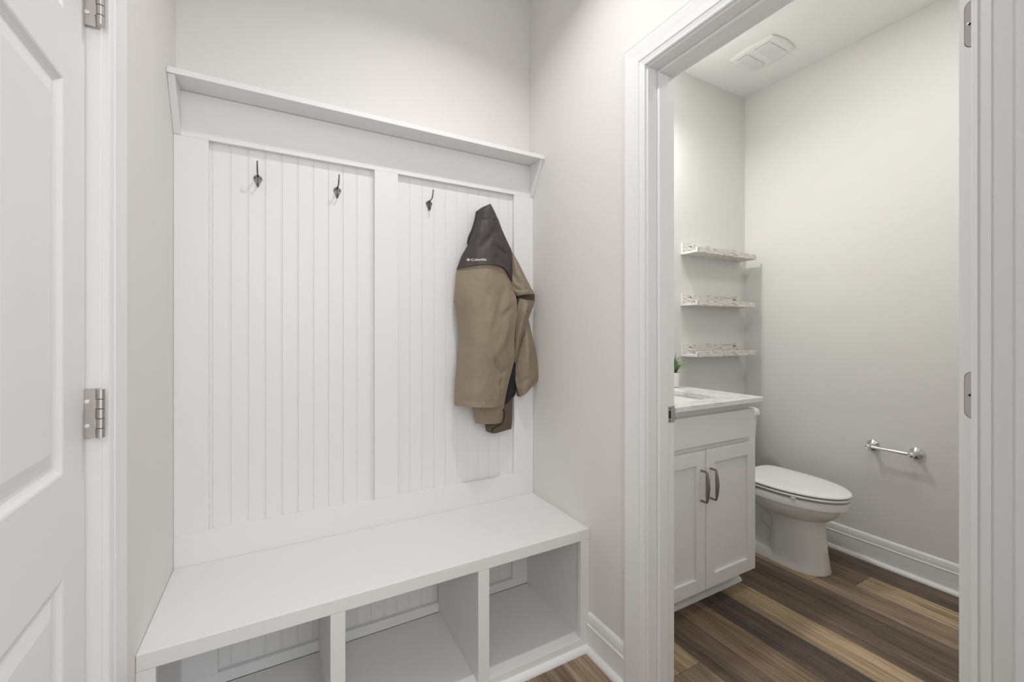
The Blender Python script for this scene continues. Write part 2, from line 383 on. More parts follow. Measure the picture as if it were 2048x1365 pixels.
door_2 = bpy.data.objects.new('door_2', None); col.objects.link(door_2); door_2['kind'] = 'structure'; door_2.location = (1.165, 0.3083, 0)
six_panel_door(door_2, lambda w_, t, z: (1.165 + w_, 0.3083 - t, z), 0.715, 2.04, M['door'])
for zc in (1.0795, 1.792, 0.24):
    def plate(e, x0, x1):
        return MB().prism([(y, z) for y, z in rounded_rect(0.2675 - e, 0.3003 + e, zc - 0.0445 - e, zc + 0.0445 + e, 0.0125)], 'x', x0, x1)
    h = obj('hinge', plate(0, 1.1643, 1.1650), M['nickel'], door_2, label='brushed nickel hinge leaf with rounded corners')
    obj('mortise_edge', plate(0.0007, 1.1647, 1.1650), M['dark'], h)
    for dz in (-0.030, 0.0, 0.030):
        yy = 0.2932 if dz == 0 else 0.2800
        obj('screw', MB().lathe([(0.0046, 1.1645), (0.0046, 1.1640), (0.0040, 1.1638), (0.0010, 1.1637)], (0, yy, zc + dz), 'x', 16), M['nickel'], h)
        obj('screw_slot', cross_slot(None, (1.1638, yy, zc + dz), 'x', -1), M['dark'], h)
    for k in range(5):
        z0 = zc - 0.0445 + 0.0178 * k
        obj('knuckle', MB().lathe([(0.0046, z0 + 0.0004), (0.0060, z0 + 0.0007), (0.0060, z0 + 0.0171), (0.0046, z0 + 0.0174)], (1.1665, 0.2625, 0), 'z', 16), M['nickel'], h)

# ---------------------------------------------------------------- storage bench
bench = thing('storage_bench', (0.376, 1.482, 0), 'white built-in mudroom bench with three open cubbies below its seat', 'bench')
e = 0.0006
SZ0, SZ1 = 0.4137, 0.4537
obj('seat', box(XL + e, XR - e, YF, 1.6855, SZ0, SZ1), M['bench'], bench, bevel=0.0018)
for a, b in ((XL + e, -0.251), (0.128, 0.167), (0.577, 0.617), (0.998, XR - e)):
    obj('face_stile', box(a, b, YF + 0.0004, YF + 0.0195, 0.0455, SZ0 - 0.0004), M['bench'], bench, bevel=0.001)
for a, b in ((0.1315, 0.1635), (0.5805, 0.6135)):
    obj('divider', box(a, b, YF + 0.020, 1.6855, 0.0455, SZ0 - 0.0004), M['bench'], bench)
for a, b in ((XL + e, XL + 0.019), (XR - 0.034, XR - e)):
    obj('end_panel', box(a, b, YF + 0.020, 1.6855, 0.0455, SZ0 - 0.0004), M['bench'], bench)
obj('bottom_board', box(XL + e, XR - e, YF + 0.020, 1.6855, 0.024, 0.045), M['bench'], bench, bevel=0.001)
obj('bottom_rail', box(XL + e, XR - e, YF, YF + 0.0195, 0.0005, 0.045), M['bench'], bench, bevel=0.0012)
obj('shoe_moulding', MB().prism([(YF - d, h + 0.0003) for d, h in QR], 'x', XL + 0.016, XR - 0.0155, True), M['trim'], bench)

# ---------------------------------------------------------------- beadboard panel behind the bench
panel = thing('wall_panel', (0.376, 1.7245, 0.046), 'tall white beadboard wall panel in a flat frame above the bench', 'wall panel')
PF, PB, PY = 1.686, 1.7048, 1.7245       # frame face, beadboard face, wall
zt, zb = 1.8242, 0.5562
obj('top_rail', box(XL + e, XR - e, PF, PB, zt, 1.9675), M['trim'], panel, bevel=0.0008)
obj('bottom_rail', box(XL + e, XR - e, PF, PB, SZ0 + 0.001, zb), M['trim'], panel, bevel=0.0008)
for a, b in ((XL + e, -0.197), (0.3255, 0.415), (0.938, XR - e)):
    obj('stile', box(a, b, PF + 0.0003, PB, zb, zt), M['trim'], panel, bevel=0.0008)
obj('lower_rail', box(XL + e, XR - e, PF, PB, 0.046, 0.0835), M['trim'], panel, bevel=0.0008)
for a, b in ((XL + e, -0.172), (0.931, XR - e)):
    obj('lower_stile', box(a, b, PF + 0.0003, PB, 0.0835, SZ0), M['trim'], panel, bevel=0.0008)
BW = 0.0504; bx = -0.1376 - 2 * BW
def bead_profile(xa, w_):
    d = 0.0009
    p = [(xa + 0.0002, PY), (xa + 0.0002, PB + d), (xa + 0.0010, PB)]
    p += [(xa + w_ - 0.0062, PB), (xa + w_ - 0.0054, PB + d), (xa + w_ - 0.0050, PB + d)]
    for k in range(5):
        a = math.pi * (1 - k / 4); p.append((xa + w_ - 0.0028 + 0.0019 * math.cos(a), PB + 0.0008 - 0.0008 * math.sin(a)))
    p += [(xa + w_ - 0.0004, PB + d), (xa + w_ - 0.0001, PB + d), (xa + w_ - 0.0001, PY)]
    return p
k = 0; base_plank = None
while bx < 1.02:
    xa = bx; bx += BW
    if xa < XL + 0.001: continue
    o = obj('bead_plank', MB().prism(bead_profile(0.0, min(BW, XR - e - xa)), 'z', 0.047, 1.966), M['trim'], None, origin=(0, 0, 0)) if base_plank is None or xa + BW > XR - e else base_plank.copy()
    if base_plank is None: base_plank = o
    elif o.name not in col.objects: col.objects.link(o)
    o.parent = panel; o.location = Vector((xa, 0, 0)) - world_origin(panel)

shelf = thing('wall_shelf', (0.376, 1.7245, 1.968), 'long white painted shelf on two corner brackets above the beadboard panel', 'shelf')
obj('shelf_board', box(XL + e, XR - e, 1.5885, 1.7245, 1.9685, 1.9860), M['trim'], shelf, bevel=0.001)
for a, b in ((XL + e, XL + 0.0195), (XR - 0.0195, XR - e)):
    obj('bracket', MB().prism([(1.5945, 1.9680), (1.6855, 1.9680), (1.6855, 1.826), (1.6835, 1.826)], 'x', a, b), M['trim'], shelf, bevel=0.0008)

# ---------------------------------------------------------------- coat hooks
def coat_hook(x, z, label):
    y = PB - 0.0002
    r = thing('coat_hook', (x, y, z), label, 'hook', 'coat hooks on the beadboard')
    half = [(0, .0150), (.006, .0136), (.0112, .0092), (.0137, .0038), (.0126, -.0010), (.0088, -.0082), (.0060, -.0145), (.0042, -.0205), (.0026, -.0252), (0, -.0265)]
    pts = half + [(-a, b) for a, b in half[-2:0:-1]]
    obj('back_plate', MB().prism([(x + a, z + b) for a, b in pts], 'y', y - 0.003, y), M['hook_metal'], r, bevel=0.0007)
    up = [(x, y - .002, z + .008), (x, y - .012, z + .0125), (x, y - .022, z + .0120), (x, y - .031, z + .0118), (x, y - .0420, z + .0150), (x, y - .0475, z + .022), (x, y - .0520, z + .033), (x, y - .0560, z + .0430), (x, y - .0570, z + .0450)]
    obj('upper_prong', MB().tube(up, [.0030, .0028, .0026, .0025, .0025, .0024, .0023, .0025, .0012], 10), M['hook_metal'], r)
    lo = [(x, y - .002, z + .010), (x, y - .0036, z - .004), (x, y - .0050, z - .016), (x, y - .009, z - .0235), (x, y - .0145, z - .0245), (x, y - .0195, z - .0205), (x, y - .0225, z - .0125), (x, y - .0232, z - .0110)]
    obj('lower_prong', MB().tube(lo, [.0016, .0020, .0024, .0025, .0024, .0023, .0024, .0012], 10), M['hook_metal'], r)
    for sx in (-1, 1):
        s = obj('screw', MB().lathe([(.0030, y - .0028), (.0030, y - .0034), (.0020, y - .0040), (.0005, y - .0041)], (x + sx * .0082, 0, z + .0036), 'y', 12), M['hook_metal'], r)
        obj('screw_slot', cross_slot(None, (x + sx * .0082, y - .0041, z + .0036), 'y', -1, 0.0016), M['dark'], s)
    return r
coat_hook(-0.0600, 1.7255, 'pewter double coat hook farthest from the hanging jacket')
coat_hook(0.1940, 1.7255, 'pewter double coat hook just left of the panel mullion')
coat_hook(0.5460, 1.7275, 'pewter double coat hook between the mullion and the jacket')

# ---------------------------------------------------------------- jacket hanging on the last hook
JK = {
 'hood':[
  [(0.7573,1.6410,1.7290),(0.7689,1.6260,1.7342),(0.7875,1.6210,1.7429),(0.7946,1.6260,1.7389),(0.8067,1.6410,1.7360)],
  [(0.7433,1.6460,1.7156),(0.7549,1.6210,1.7110),(0.7780,1.6110,1.7137),(0.7968,1.6160,1.7134),(0.8211,1.6410,1.7122)],
  [(0.7341,1.6460,1.6764),(0.7489,1.6180,1.6749),(0.7752,1.6100,1.6775),(0.8086,1.6160,1.6790),(0.8380,1.6410,1.6799)],
 ],
 'lining':[
  [(0.7456,1.6510,1.7193),(0.7484,1.6420,1.7090),(0.7522,1.6400,1.7006)],
  [(0.7388,1.6540,1.6831),(0.7401,1.6440,1.6746),(0.7452,1.6400,1.6680)],
  [(0.7247,1.6560,1.6395),(0.7272,1.6460,1.6335),(0.7323,1.6420,1.6290)],
  [(0.7096,1.6580,1.6066),(0.7121,1.6480,1.6007),(0.7172,1.6440,1.5983)],
  [(0.7047,1.6600,1.5791),(0.7047,1.6520,1.5755),(0.7076,1.6480,1.5729)],
 ],
 'yoke':[
  [(0.7364,1.6460,1.6809),(0.7503,1.6210,1.6810),(0.7761,1.6120,1.6833),(0.8072,1.6180,1.6846),(0.8363,1.6400,1.6838)],
  [(0.7181,1.6460,1.6303),(0.7366,1.6160,1.6261),(0.7723,1.6040,1.6277),(0.8108,1.6110,1.6294),(0.8535,1.6380,1.6400)],
  [(0.6948,1.6500,1.5657),(0.7230,1.6110,1.5615),(0.7675,1.5940,1.5629),(0.8239,1.6040,1.5702),(0.8820,1.6360,1.5861)],
  [(0.6677,1.6520,1.5157),(0.7091,1.6100,1.5147),(0.7646,1.5880,1.5181),(0.8303,1.5980,1.5254),(0.8983,1.6340,1.5458)],
  [(0.6481,1.6530,1.4614),(0.6975,1.6040,1.4729),(0.7640,1.5820,1.4800),(0.8414,1.5920,1.4726),(0.8918,1.6200,1.4214)],
 ],
 'body':[
  [(0.6505,1.6590,1.4696),(0.7023,1.6150,1.4820),(0.7698,1.5940,1.4894),(0.8501,1.6130,1.4846),(0.9014,1.6420,1.4352)],
  [(0.6435,1.6580,1.4131),(0.6967,1.6020,1.4082),(0.7640,1.5820,1.4080),(0.8340,1.5960,1.4050),(0.9003,1.6240,1.3852)],
  [(0.6405,1.6560,1.3343),(0.6883,1.5980,1.3260),(0.7533,1.5740,1.3227),(0.8304,1.5800,1.3257),(0.9051,1.6060,1.3406)],
  [(0.6526,1.6560,1.2518),(0.6940,1.5960,1.2488),(0.7504,1.5680,1.2469),(0.8283,1.5760,1.2522),(0.9076,1.6060,1.2671)],
  [(0.6582,1.6560,1.1689),(0.6954,1.5940,1.1675),(0.7485,1.5640,1.1655),(0.8236,1.5760,1.1645),(0.8963,1.6080,1.1719)],
  [(0.6504,1.6560,1.0820),(0.6888,1.5940,1.0844),(0.7440,1.5640,1.0823),(0.8212,1.5760,1.0811),(0.8980,1.6110,1.0853)],
  [(0.6397,1.6540,0.9875),(0.6778,1.5940,0.9876),(0.7306,1.5640,0.9857),(0.8058,1.5780,0.9817),(0.8736,1.6160,0.9865)],
  [(0.6345,1.6460,0.8994),(0.6704,1.5920,0.8995),(0.7182,1.5660,0.8965),(0.7836,1.5800,0.8887),(0.8514,1.6200,0.8886)],
 ],
 'sleeve_upper':[
  [(0.9026,1.6510,1.5578),(0.9019,1.6360,1.5530),(0.9097,1.6410,1.5479)],
  [(0.8971,1.6410,1.5139),(0.9066,1.6220,1.5097),(0.9312,1.6410,1.5144)],
  [(0.8917,1.6310,1.4618),(0.9149,1.6100,1.4586),(0.9578,1.6360,1.4647)],
  [(0.8914,1.6260,1.4111),(0.9241,1.6000,1.4060),(0.9852,1.6320,1.4157)],
  [(0.9133,1.6160,1.3590),(0.9433,1.5940,1.3640),(1.0091,1.6260,1.3727)],
 ],
 'sleeve_fold':[
  [(0.9161,1.6300,1.3690),(0.9563,1.6160,1.3740),(1.0140,1.6340,1.3736)],
  [(0.9285,1.6340,1.3522),(0.9697,1.6300,1.3513),(1.0166,1.6360,1.3513)],
  [(0.9341,1.6260,1.3364),(0.9665,1.6160,1.3325),(1.0126,1.6360,1.3331)],
 ],
 'sleeve_forearm':[
  [(0.9258,1.6160,1.3486),(0.9507,1.5980,1.3418),(1.0116,1.6280,1.3415)],
  [(0.9183,1.6160,1.3069),(0.9470,1.5960,1.3045),(1.0010,1.6300,1.3054)],
  [(0.9155,1.6200,1.2546),(0.9342,1.6000,1.2522),(0.9800,1.6320,1.2558)],
  [(0.9091,1.6220,1.1651),(0.9174,1.6100,1.1630),(0.9451,1.6340,1.1646)],
  [(0.9051,1.6260,1.0711),(0.9068,1.6200,1.0693),(0.9195,1.6360,1.0700)],
 ],
 'sleeve_cuff_section':[
  [(0.9747,1.6560,1.2609),(0.9769,1.6420,1.2628),(0.9957,1.6560,1.2589)],
  [(0.9439,1.6520,1.1643),(0.9699,1.6260,1.1578),(1.0225,1.6520,1.1453)],
  [(0.9197,1.6500,1.0692),(0.9640,1.6160,1.0609),(1.0415,1.6480,1.0584)],
  [(0.9237,1.6480,0.9849),(0.9691,1.6160,0.9856),(1.0551,1.6460,0.9985)],
  [(0.9443,1.6460,0.9116),(0.9608,1.6280,0.9272),(1.0135,1.6460,0.9575)],
 ],
 'facing':[
  [(0.9082,1.6520,1.0783),(0.9153,1.6420,1.0676),(0.9311,1.6520,1.0553)],
  [(0.8892,1.6540,1.0083),(0.9027,1.6420,0.9999),(0.9296,1.6540,0.9885)],
  [(0.8703,1.6560,0.9366),(0.8927,1.6420,0.9302),(0.9282,1.6560,0.9259)],
  [(0.8555,1.6560,0.8829),(0.8749,1.6460,0.8872),(0.9053,1.6560,0.9032)],
 ],
 'lower_cuff':[
  [(0.7138,1.6520,0.9161),(0.7393,1.6220,0.9183),(0.7944,1.6160,0.9150),(0.8623,1.6360,0.9114)],
  [(0.7184,1.6520,0.8821),(0.7471,1.6240,0.8819),(0.7978,1.6180,0.8785),(0.8609,1.6380,0.8764)],
  [(0.7253,1.6520,0.8457),(0.7550,1.6260,0.8473),(0.7997,1.6220,0.8438),(0.8570,1.6400,0.8417)],
  [(0.7290,1.6500,0.8172),(0.7568,1.6300,0.8138),(0.8017,1.6260,0.8099),(0.8531,1.6420,0.8059)],
 ],
 'lower_flap':[
  [(0.8596,1.6640,0.9253),(0.8742,1.6540,0.9256),(0.8942,1.6540,0.9242),(0.9172,1.6660,0.9254)],
  [(0.8302,1.6640,0.8620),(0.8563,1.6480,0.8622),(0.8810,1.6480,0.8601),(0.9172,1.6660,0.8540)],
  [(0.7868,1.6640,0.8097),(0.8250,1.6440,0.8095),(0.8665,1.6440,0.8074),(0.9159,1.6660,0.8050)],
  [(0.7859,1.6620,0.7736),(0.8140,1.6460,0.7640),(0.8601,1.6460,0.7674),(0.9123,1.6640,0.7690)],
 ],
}
CREASE = [
 ('yoke',(0.8115,1.6439),(0.7246,1.5357),0.0151,-0.0060),
 ('yoke',(0.7767,1.6025),(0.8399,1.5465),0.0108,0.0050),
 ('yoke',(0.8186,1.5612),(0.8686,1.5280),0.0108,-0.0060),
 ('yoke',(0.7381,1.6493),(0.6654,1.5102),0.0194,0.0040),
 ('yoke',(0.7607,1.6624),(0.7699,1.5915),0.0108,0.0040),
 ('yoke',(0.7883,1.5251),(0.8638,1.4642),0.0151,-0.0040),
 ('body',(0.6482,1.4031),(0.6269,1.2495),0.0108,-0.0050),
 ('body',(0.6654,1.4101),(0.6546,1.2499),0.0173,0.0030),
 ('body',(0.8399,1.3890),(0.7929,1.2518),0.0194,-0.0060),
 ('body',(0.7767,1.3548),(0.7539,1.2103),0.0259,0.0050),
 ('body',(0.8832,1.3126),(0.8115,1.2521),0.0130,-0.0050),
 ('body',(0.8710,1.2529),(0.7767,1.0865),0.0194,0.0060),
 ('body',(0.7790,1.0967),(0.8256,1.0180),0.0108,-0.0060),
 ('body',(0.8399,1.0530),(0.8186,0.9766),0.0108,-0.0050),
 ('body',(0.8542,1.0250),(0.7975,0.9986),0.0086,0.0040),
 ('body',(0.8115,0.9812),(0.8399,0.9753),0.0065,-0.0040),
 ('body',(0.6981,1.2303),(0.6762,1.0093),0.0302,0.0050),
 ('body',(0.6164,0.9267),(0.8256,0.9092),0.0035,-0.0016),
 ('body',(0.6227,1.1308),(0.6439,1.0508),0.0130,-0.0030),
 ('body',(0.7202,0.9663),(0.6546,0.9506),0.0194,0.0030),
 ('body',(0.6354,1.4322),(0.6164,1.1507),0.0035,-0.0025),
 ('body',(0.6164,1.1507),(0.6185,0.9235),0.0035,-0.0025),
 ('sleeve_upper',(0.8832,1.4868),(0.9200,1.3931),0.0086,-0.0060),
 ('sleeve_upper',(0.9151,1.4571),(0.9526,1.3882),0.0086,0.0060),
 ('sleeve_upper',(0.8759,1.4120),(0.9325,1.3722),0.0086,-0.0060),
 ('sleeve_upper',(0.8978,1.3706),(0.9729,1.3762),0.0065,0.0040),
 ('sleeve_forearm',(0.9200,1.3330),(0.9126,1.2535),0.0086,-0.0060),
 ('sleeve_forearm',(0.9576,1.3300),(0.9325,1.2538),0.0086,0.0050),
 ('sleeve_forearm',(0.9225,1.2429),(0.8978,1.1467),0.0065,-0.0040),
 ('sleeve_cuff_section',(0.9375,1.2108),(0.9077,1.0396),0.0130,-0.0080),
 ('sleeve_cuff_section',(0.9627,1.1892),(0.9729,1.0260),0.0151,0.0050),
 ('sleeve_cuff_section',(0.9077,1.0289),(0.9275,0.9958),0.0108,-0.0060),
 ('sleeve_cuff_section',(0.9780,1.0040),(0.9200,0.9533),0.0086,-0.0040),
 ('lower_cuff',(0.7202,0.8891),(0.7767,0.8284),0.0108,0.0030),
 ('lower_flap',(0.7767,0.7933),(0.8186,0.8096),0.0065,-0.0050),
]
CORD = [(0.8566,1.6440,0.8802),(0.8553,1.6320,0.8605),(0.8601,1.6320,0.8341),(0.8490,1.6340,0.8089),(0.8306,1.6360,0.7975),(0.8090,1.6360,0.7891),(0.8039,1.6400,0.7760),(0.8136,1.6500,0.7653)]
def cr(p0, p1, p2, p3, t):
    return 0.5 * ((2 * p1) + (p2 - p0) * t + (2 * p0 - 5 * p1 + 4 * p2 - p3) * t * t + (3 * p1 - p0 - 3 * p2 + p3) * t ** 3)
def cr_line(pts, n):
    pts = [Vector(p) for p in pts]; P = [pts[0] * 2 - pts[1]] + pts + [pts[-1] * 2 - pts[-2]]; out = []
    for i in range(len(pts) - 1):
        for k in range(n): out.append(cr(P[i], P[i + 1], P[i + 2], P[i + 3], k / n))
    return out + [pts[-1]]
def seg_dist(px, pz, a, b):
    dx, dz = b[0] - a[0], b[1] - a[1]; L2 = dx * dx + dz * dz
    t = max(0, min(1, ((px - a[0]) * dx + (pz - a[1]) * dz) / L2))
    return math.hypot(px - a[0] - t * dx, pz - a[1] - t * dz), t
def fold(x, z, names, which):
    d = 0.0
    for (nm, a, b, w_, amp) in CREASE:
        if nm != which: continue
        q, t = seg_dist(x, z, a, b)
        fade = min(1, 4 * t + 0.15) * min(1, 4 * (1 - t) + 0.15)
        d += 1.5 * amp * math.exp(-(q / w_) ** 2) * fade
    return d
def cloth(name, key, m, parent, n=12, wrinkle=1.0, shrink=0.78):
    g = JK[key]; rows_ = [cr_line(r, n) for r in g]; cols_ = list(zip(*rows_)); fine = [cr_line(c, n) for c in cols_]
    nr, nc = len(fine[0]), len(fine); F = []
    for i in range(nr):
        for j in range(nc):
            p = fine[j][i].copy()
            s = j / (nc - 1); ed = min(1, 6 * min(s, 1 - s))
            q = Vector((p.x * 1.0, 0.31, p.z * 0.55))
            d = wrinkle * (0.0075 * noise.noise(q * 11) + 0.0065 * (0.35 - abs(noise.noise(q * 15 + Vector((5, 2, 9))))) + 0.0035 * (0.3 - abs(noise.noise(q * 34 + Vector((3, 1, 7))))) + 0.0010 * noise.noise(q * 90)) * (0.25 + 0.75 * ed)
            d += fold(p.x, p.z, None, key) * (0.3 + 0.7 * ed)
            p.y -= d; F.append(p)
    B = []
    for i in range(nr):
        xc = sum(F[i * nc + j].x for j in range(nc)) / nc
        for j in range(nc):
            p = F[i * nc + j]; B.append(Vector((xc + (p.x - xc) * shrink, min(1.683, max(p.y + 0.006, 1.680)), p.z)))
    fs = []; N_ = nr * nc
    for i in range(nr - 1):
        for j in range(nc - 1):
            a = i * nc + j; fs.append([a, a + 1, a + nc + 1, a + nc]); fs.append([N_ + a, N_ + a + nc, N_ + a + nc + 1, N_ + a + 1])
    rim = [j for j in range(nc)] + [i * nc + nc - 1 for i in range(1, nr)] + [(nr - 1) * nc + j for j in range(nc - 2, -1, -1)] + [i * nc for i in range(nr - 2, 0, -1)]
    for q in range(len(rim)):
        a, b = rim[q], rim[(q + 1) % len(rim)]; fs.append([a, b, N_ + b, N_ + a])
    return obj(name, MB().add(F + B, fs, True), m, parent, angle=55)
jacket = thing('jacket', (0.80, 1.683, 0.78), 'olive tan rain jacket with charcoal yoke hanging by its collar on beadboard', 'jacket')
cloth('collar', 'hood', M['yoke'], jacket, 10, 0.9)
cloth('collar_lining', 'lining', M['black'], jacket, 4, 0.3)
yk = cloth('yoke', 'yoke', M['yoke'], jacket); yk['label'] = 'charcoal yoke with small white embroidered lettering'
cloth('front_panel', 'body', M['tan'], jacket)
sl = cloth('sleeve', 'sleeve_upper', M['tan'], jacket)
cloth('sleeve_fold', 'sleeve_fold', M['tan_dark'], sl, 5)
cloth('forearm', 'sleeve_forearm', M['tan'], sl)
cloth('cuff', 'sleeve_cuff_section', M['tan'], jacket)
cloth('facing', 'facing', M['black'], jacket, 5)
cloth('lower_cuff', 'lower_cuff', M['tan'], jacket, 6)
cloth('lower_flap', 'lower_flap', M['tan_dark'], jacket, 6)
cord = cr_line(CORD, 5)
obj('drawcord', MB().tube(cord, 0.0022, 8), M['black'], jacket)
# embroidered lettering and diamond emblem, laid on the yoke
yk_b = BVHTree.FromPolygons([v.co + Vector(jacket.location) for v in yk.data.vertices], [list(p.vertices) for p in yk.data.polygons])
def on_yoke(x, z, lift):
    h = yk_b.ray_cast(Vector((x, 1.2, z)), Vector((0, 1, 0)))[0]
    return (x, (h.y if h else 1.6) - lift, z)
cu = bpy.data.curves.new('lettering', 'FONT'); cu.body = 'Columbia'; cu.size = 0.0155; cu.offset = 0.0002
to = bpy.data.objects.new('lettering', cu); col.objects.link(to)
tm = bpy.data.meshes.new_from_object(to.evaluated_get(bpy.context.evaluated_depsgraph_get()))
bpy.data.objects.remove(to)
tv = [v.co.copy() for v in tm.vertices]; tw = max(v.x for v in tv)
LX0, LX1, LZ = 0.6945, 0.7500, 1.4925
sx_ = (LX1 - LX0) / tw
lm = MB()
lm.add([on_yoke(LX0 + v.x * sx_, LZ + v.y * 0.92 + v.x * sx_ * 0.03, 0.0012) for v in tv], [list(p.vertices) for p in tm.polygons])
ex, ez = 0.6865, 1.4985
for a, b in ((0, .0036), (0, -.0036), (.0036, 0), (-.0036, 0)):
    q = 0.0029; lm.add([on_yoke(ex + a + da, ez + b + db, 0.0012) for da, db in ((q, 0), (0, q), (-q, 0), (0, -q))], [[0, 1, 2, 3]])
obj('embroidered_logo', lm, M['thread'], yk, label='white embroidered brand lettering with diamond emblem')

# ---------------------------------------------------------------- vanity cabinet
van = thing('vanity_cabinet', (1.59, 1.48, 0), 'white shaker vanity cabinet with two doors and a toe kick', 'cabinet')
vx0, vx1 = 1.225, 1.948
vy = 1.2215
ca = MB(); ca.box(vx0, vx0 + 0.016, vy + 0.019, YBATH - 0.003, 0.100, 0.876); ca.box(vx1 - 0.016, vx1, vy + 0.019, YBATH - 0.003, 0.100, 0.876)
ca.box(vx0 + 0.016, vx1 - 0.016, YBATH - 0.012, YBATH - 0.003, 0.100, 0.70); ca.box(vx0 + 0.016, vx1 - 0.016, vy + 0.019, YBATH - 0.012, 0.100, 0.116)
obj('carcass', ca, M['cabinet'], van)
ff = MB(); ff.box(vx0, vx0 + 0.045, vy, vy + 0.019, 0.100, 0.876); ff.box(vx1 - 0.045, vx1, vy, vy + 0.019, 0.100, 0.876)
for z0, z1 in ((0.100, 0.135), (0.670, 0.735), (0.825, 0.876)): ff.box(vx0 + 0.045, vx1 - 0.045, vy, vy + 0.019, z0, z1)
obj('face_frame', ff, M['cabinet'], van, bevel=0.0008)
obj('toe_kick', box(vx0, vx1 - 0.002, 1.283, YBATH - 0.02, 0.0003, 0.100), M['cabinet'], van)
obj('shoe_moulding', MB().prism([(1.283 - d, h + 0.0003) for d, h in QR], 'x', vx0, vx1 + 0.012, True), M['trim'], van)
def shaker(x0, x1, z0, z1, hx):
    y0, y1 = 1.2005, vy - 0.0005; s = 0.057
    d = MB(); d.box(x0, x0 + s, y0, y1, z0, z1); d.box(x1 - s, x1, y0, y1, z0, z1); d.box(x0 + s, x1 - s, y0, y1, z0, z0 + s); d.box(x0 + s, x1 - s, y0, y1, z1 - s, z1)
    dr = obj('cabinet_door', d, M['cabinet'], van, bevel=0.0012)
    obj('door_panel', MB().prism([(x0 + s - 0.001, y1 - 0.0005), (x0 + s - 0.001, y0 + 0.0105), (x1 - s + 0.001, y0 + 0.0105), (x1 - s + 0.001, y1 - 0.0005)], 'z', z0 + s - 0.001, z1 - s + 0.001), M['cabinet'], dr)
    zc, hl = 0.5475, 0.064
    path = [(hx, y0 + 0.0003, zc + hl), (hx, y0 - 0.022, zc + hl), (hx, y0 - 0.0275, zc + hl - 0.001), (hx, y0 - 0.0300, zc + hl - 0.007), (hx, y0 - 0.0325, zc + 0.035), (hx, y0 - 0.0345, zc), (hx, y0 - 0.0325, zc - 0.035), (hx, y0 - 0.0300, zc - hl + 0.007), (hx, y0 - 0.0275, zc - hl + 0.001), (hx, y0 - 0.022, zc - hl), (hx, y0 + 0.0003, zc - hl)]
    obj('handle', MB().tube(path, [.0050, .0046, .0048, .0046, .0070, .0086, .0070, .0046, .0048, .0046, .0050], 12), M['pull_metal'], dr, label='dark satin nickel bar handle')
    return dr
shaker(1.2560, 1.6065, 0.0945, 0.6905, 1.5775)
shaker(1.6105, 1.9610, 0.0945, 0.6905, 1.6375)
obj('drawer_front', box(1.2560, 1.9570, 1.2005, vy - 0.0005, 0.7165, 0.8440), M['cabinet'], van, bevel=0.0015)

# countertop with an undermounted basin
ct = thing('vanity_countertop', (1.58, 1.46, 0.877), 'white veined quartz countertop with sink on the vanity cabinet', 'countertop')
cx0, cx1, cy0, cy1 = 1.172, 1.985, 1.1755, YBATH - 0.002
sx0, sx1, sy0, sy1 = 1.385, 1.802, 1.262, 1.575
def slab_hole(z0, z1):
    mb = MB(); rr = rounded_rect(sx0, sx1, sy0, sy1, 0.035, 6)
    cx, cy = (sx0 + sx1) / 2, (sy0 + sy1) / 2
    outer = []
    for (x, y) in rr:
        dx, dy = x - cx, y - cy; t = min((cx1 - cx) / dx if dx > 1e-6 else 9e9, (cx0 - cx) / dx if dx < -1e-6 else 9e9, (cy1 - cy) / dy if dy > 1e-6 else 9e9, (cy0 - cy) / dy if dy < -1e-6 else 9e9)
        outer.append([cx + dx * t, cy + dy * t])
    for (X, Y) in ((cx1, cy1), (cx0, cy1), (cx0, cy0), (cx1, cy0)):
        j = min(range(len(outer)), key=lambda q: (outer[q][0] - X) ** 2 + (outer[q][1] - Y) ** 2); outer[j] = [X, Y]
    n = len(rr); A = [(x, y, z1) for x, y in outer]; B = [(x, y, z1) for x, y in rr]; C_ = [(x, y, z0) for x, y in rr]; D = [(x, y, z0) for x, y in outer]
    fs = []
    for a in range(4):
        b = (a + 1) % 4
        for q in range(n): fs.append([a * n + q, a * n + (q + 1) % n, b * n + (q + 1) % n, b * n + q])
    return mb.add(A + B + C_ + D, fs)
obj('counter_slab', slab_hole(0.8765, 0.8990), M['marble'], ct, bevel=0.0025)
def rr3(ins, z, r): return [(x, y, z) for x, y in rounded_rect(sx0 + ins, sx1 - ins, sy0 + ins, sy1 - ins, r, 6)]
bas = MB().loft([rr3(-0.006, 0.8762, 0.04), rr3(-0.004, 0.874, 0.04), rr3(0.006, 0.86, 0.04), rr3(0.018, 0.79, 0.05), rr3(0.045, 0.755, 0.06), rr3(0.09, 0.745, 0.05), rr3(0.14, 0.742, 0.01)], cap=False)
n_ = len(bas.v); kk = n_ // 7; bas.f.append([6 * kk + q for q in range(kk)]); bas.sm.append(True)
obj('sink_basin', bas, M['sink'], ct, label='glossy white rectangular undermount sink basin')
obj('drain', MB().lathe([(0.022, 0.7425), (0.022, 0.7445), (0.017, 0.7455), (0.004, 0.7450)], ((sx0 + sx1) / 2, (sy0 + sy1) / 2, 0), 'z', 20), M['chrome'], ct)

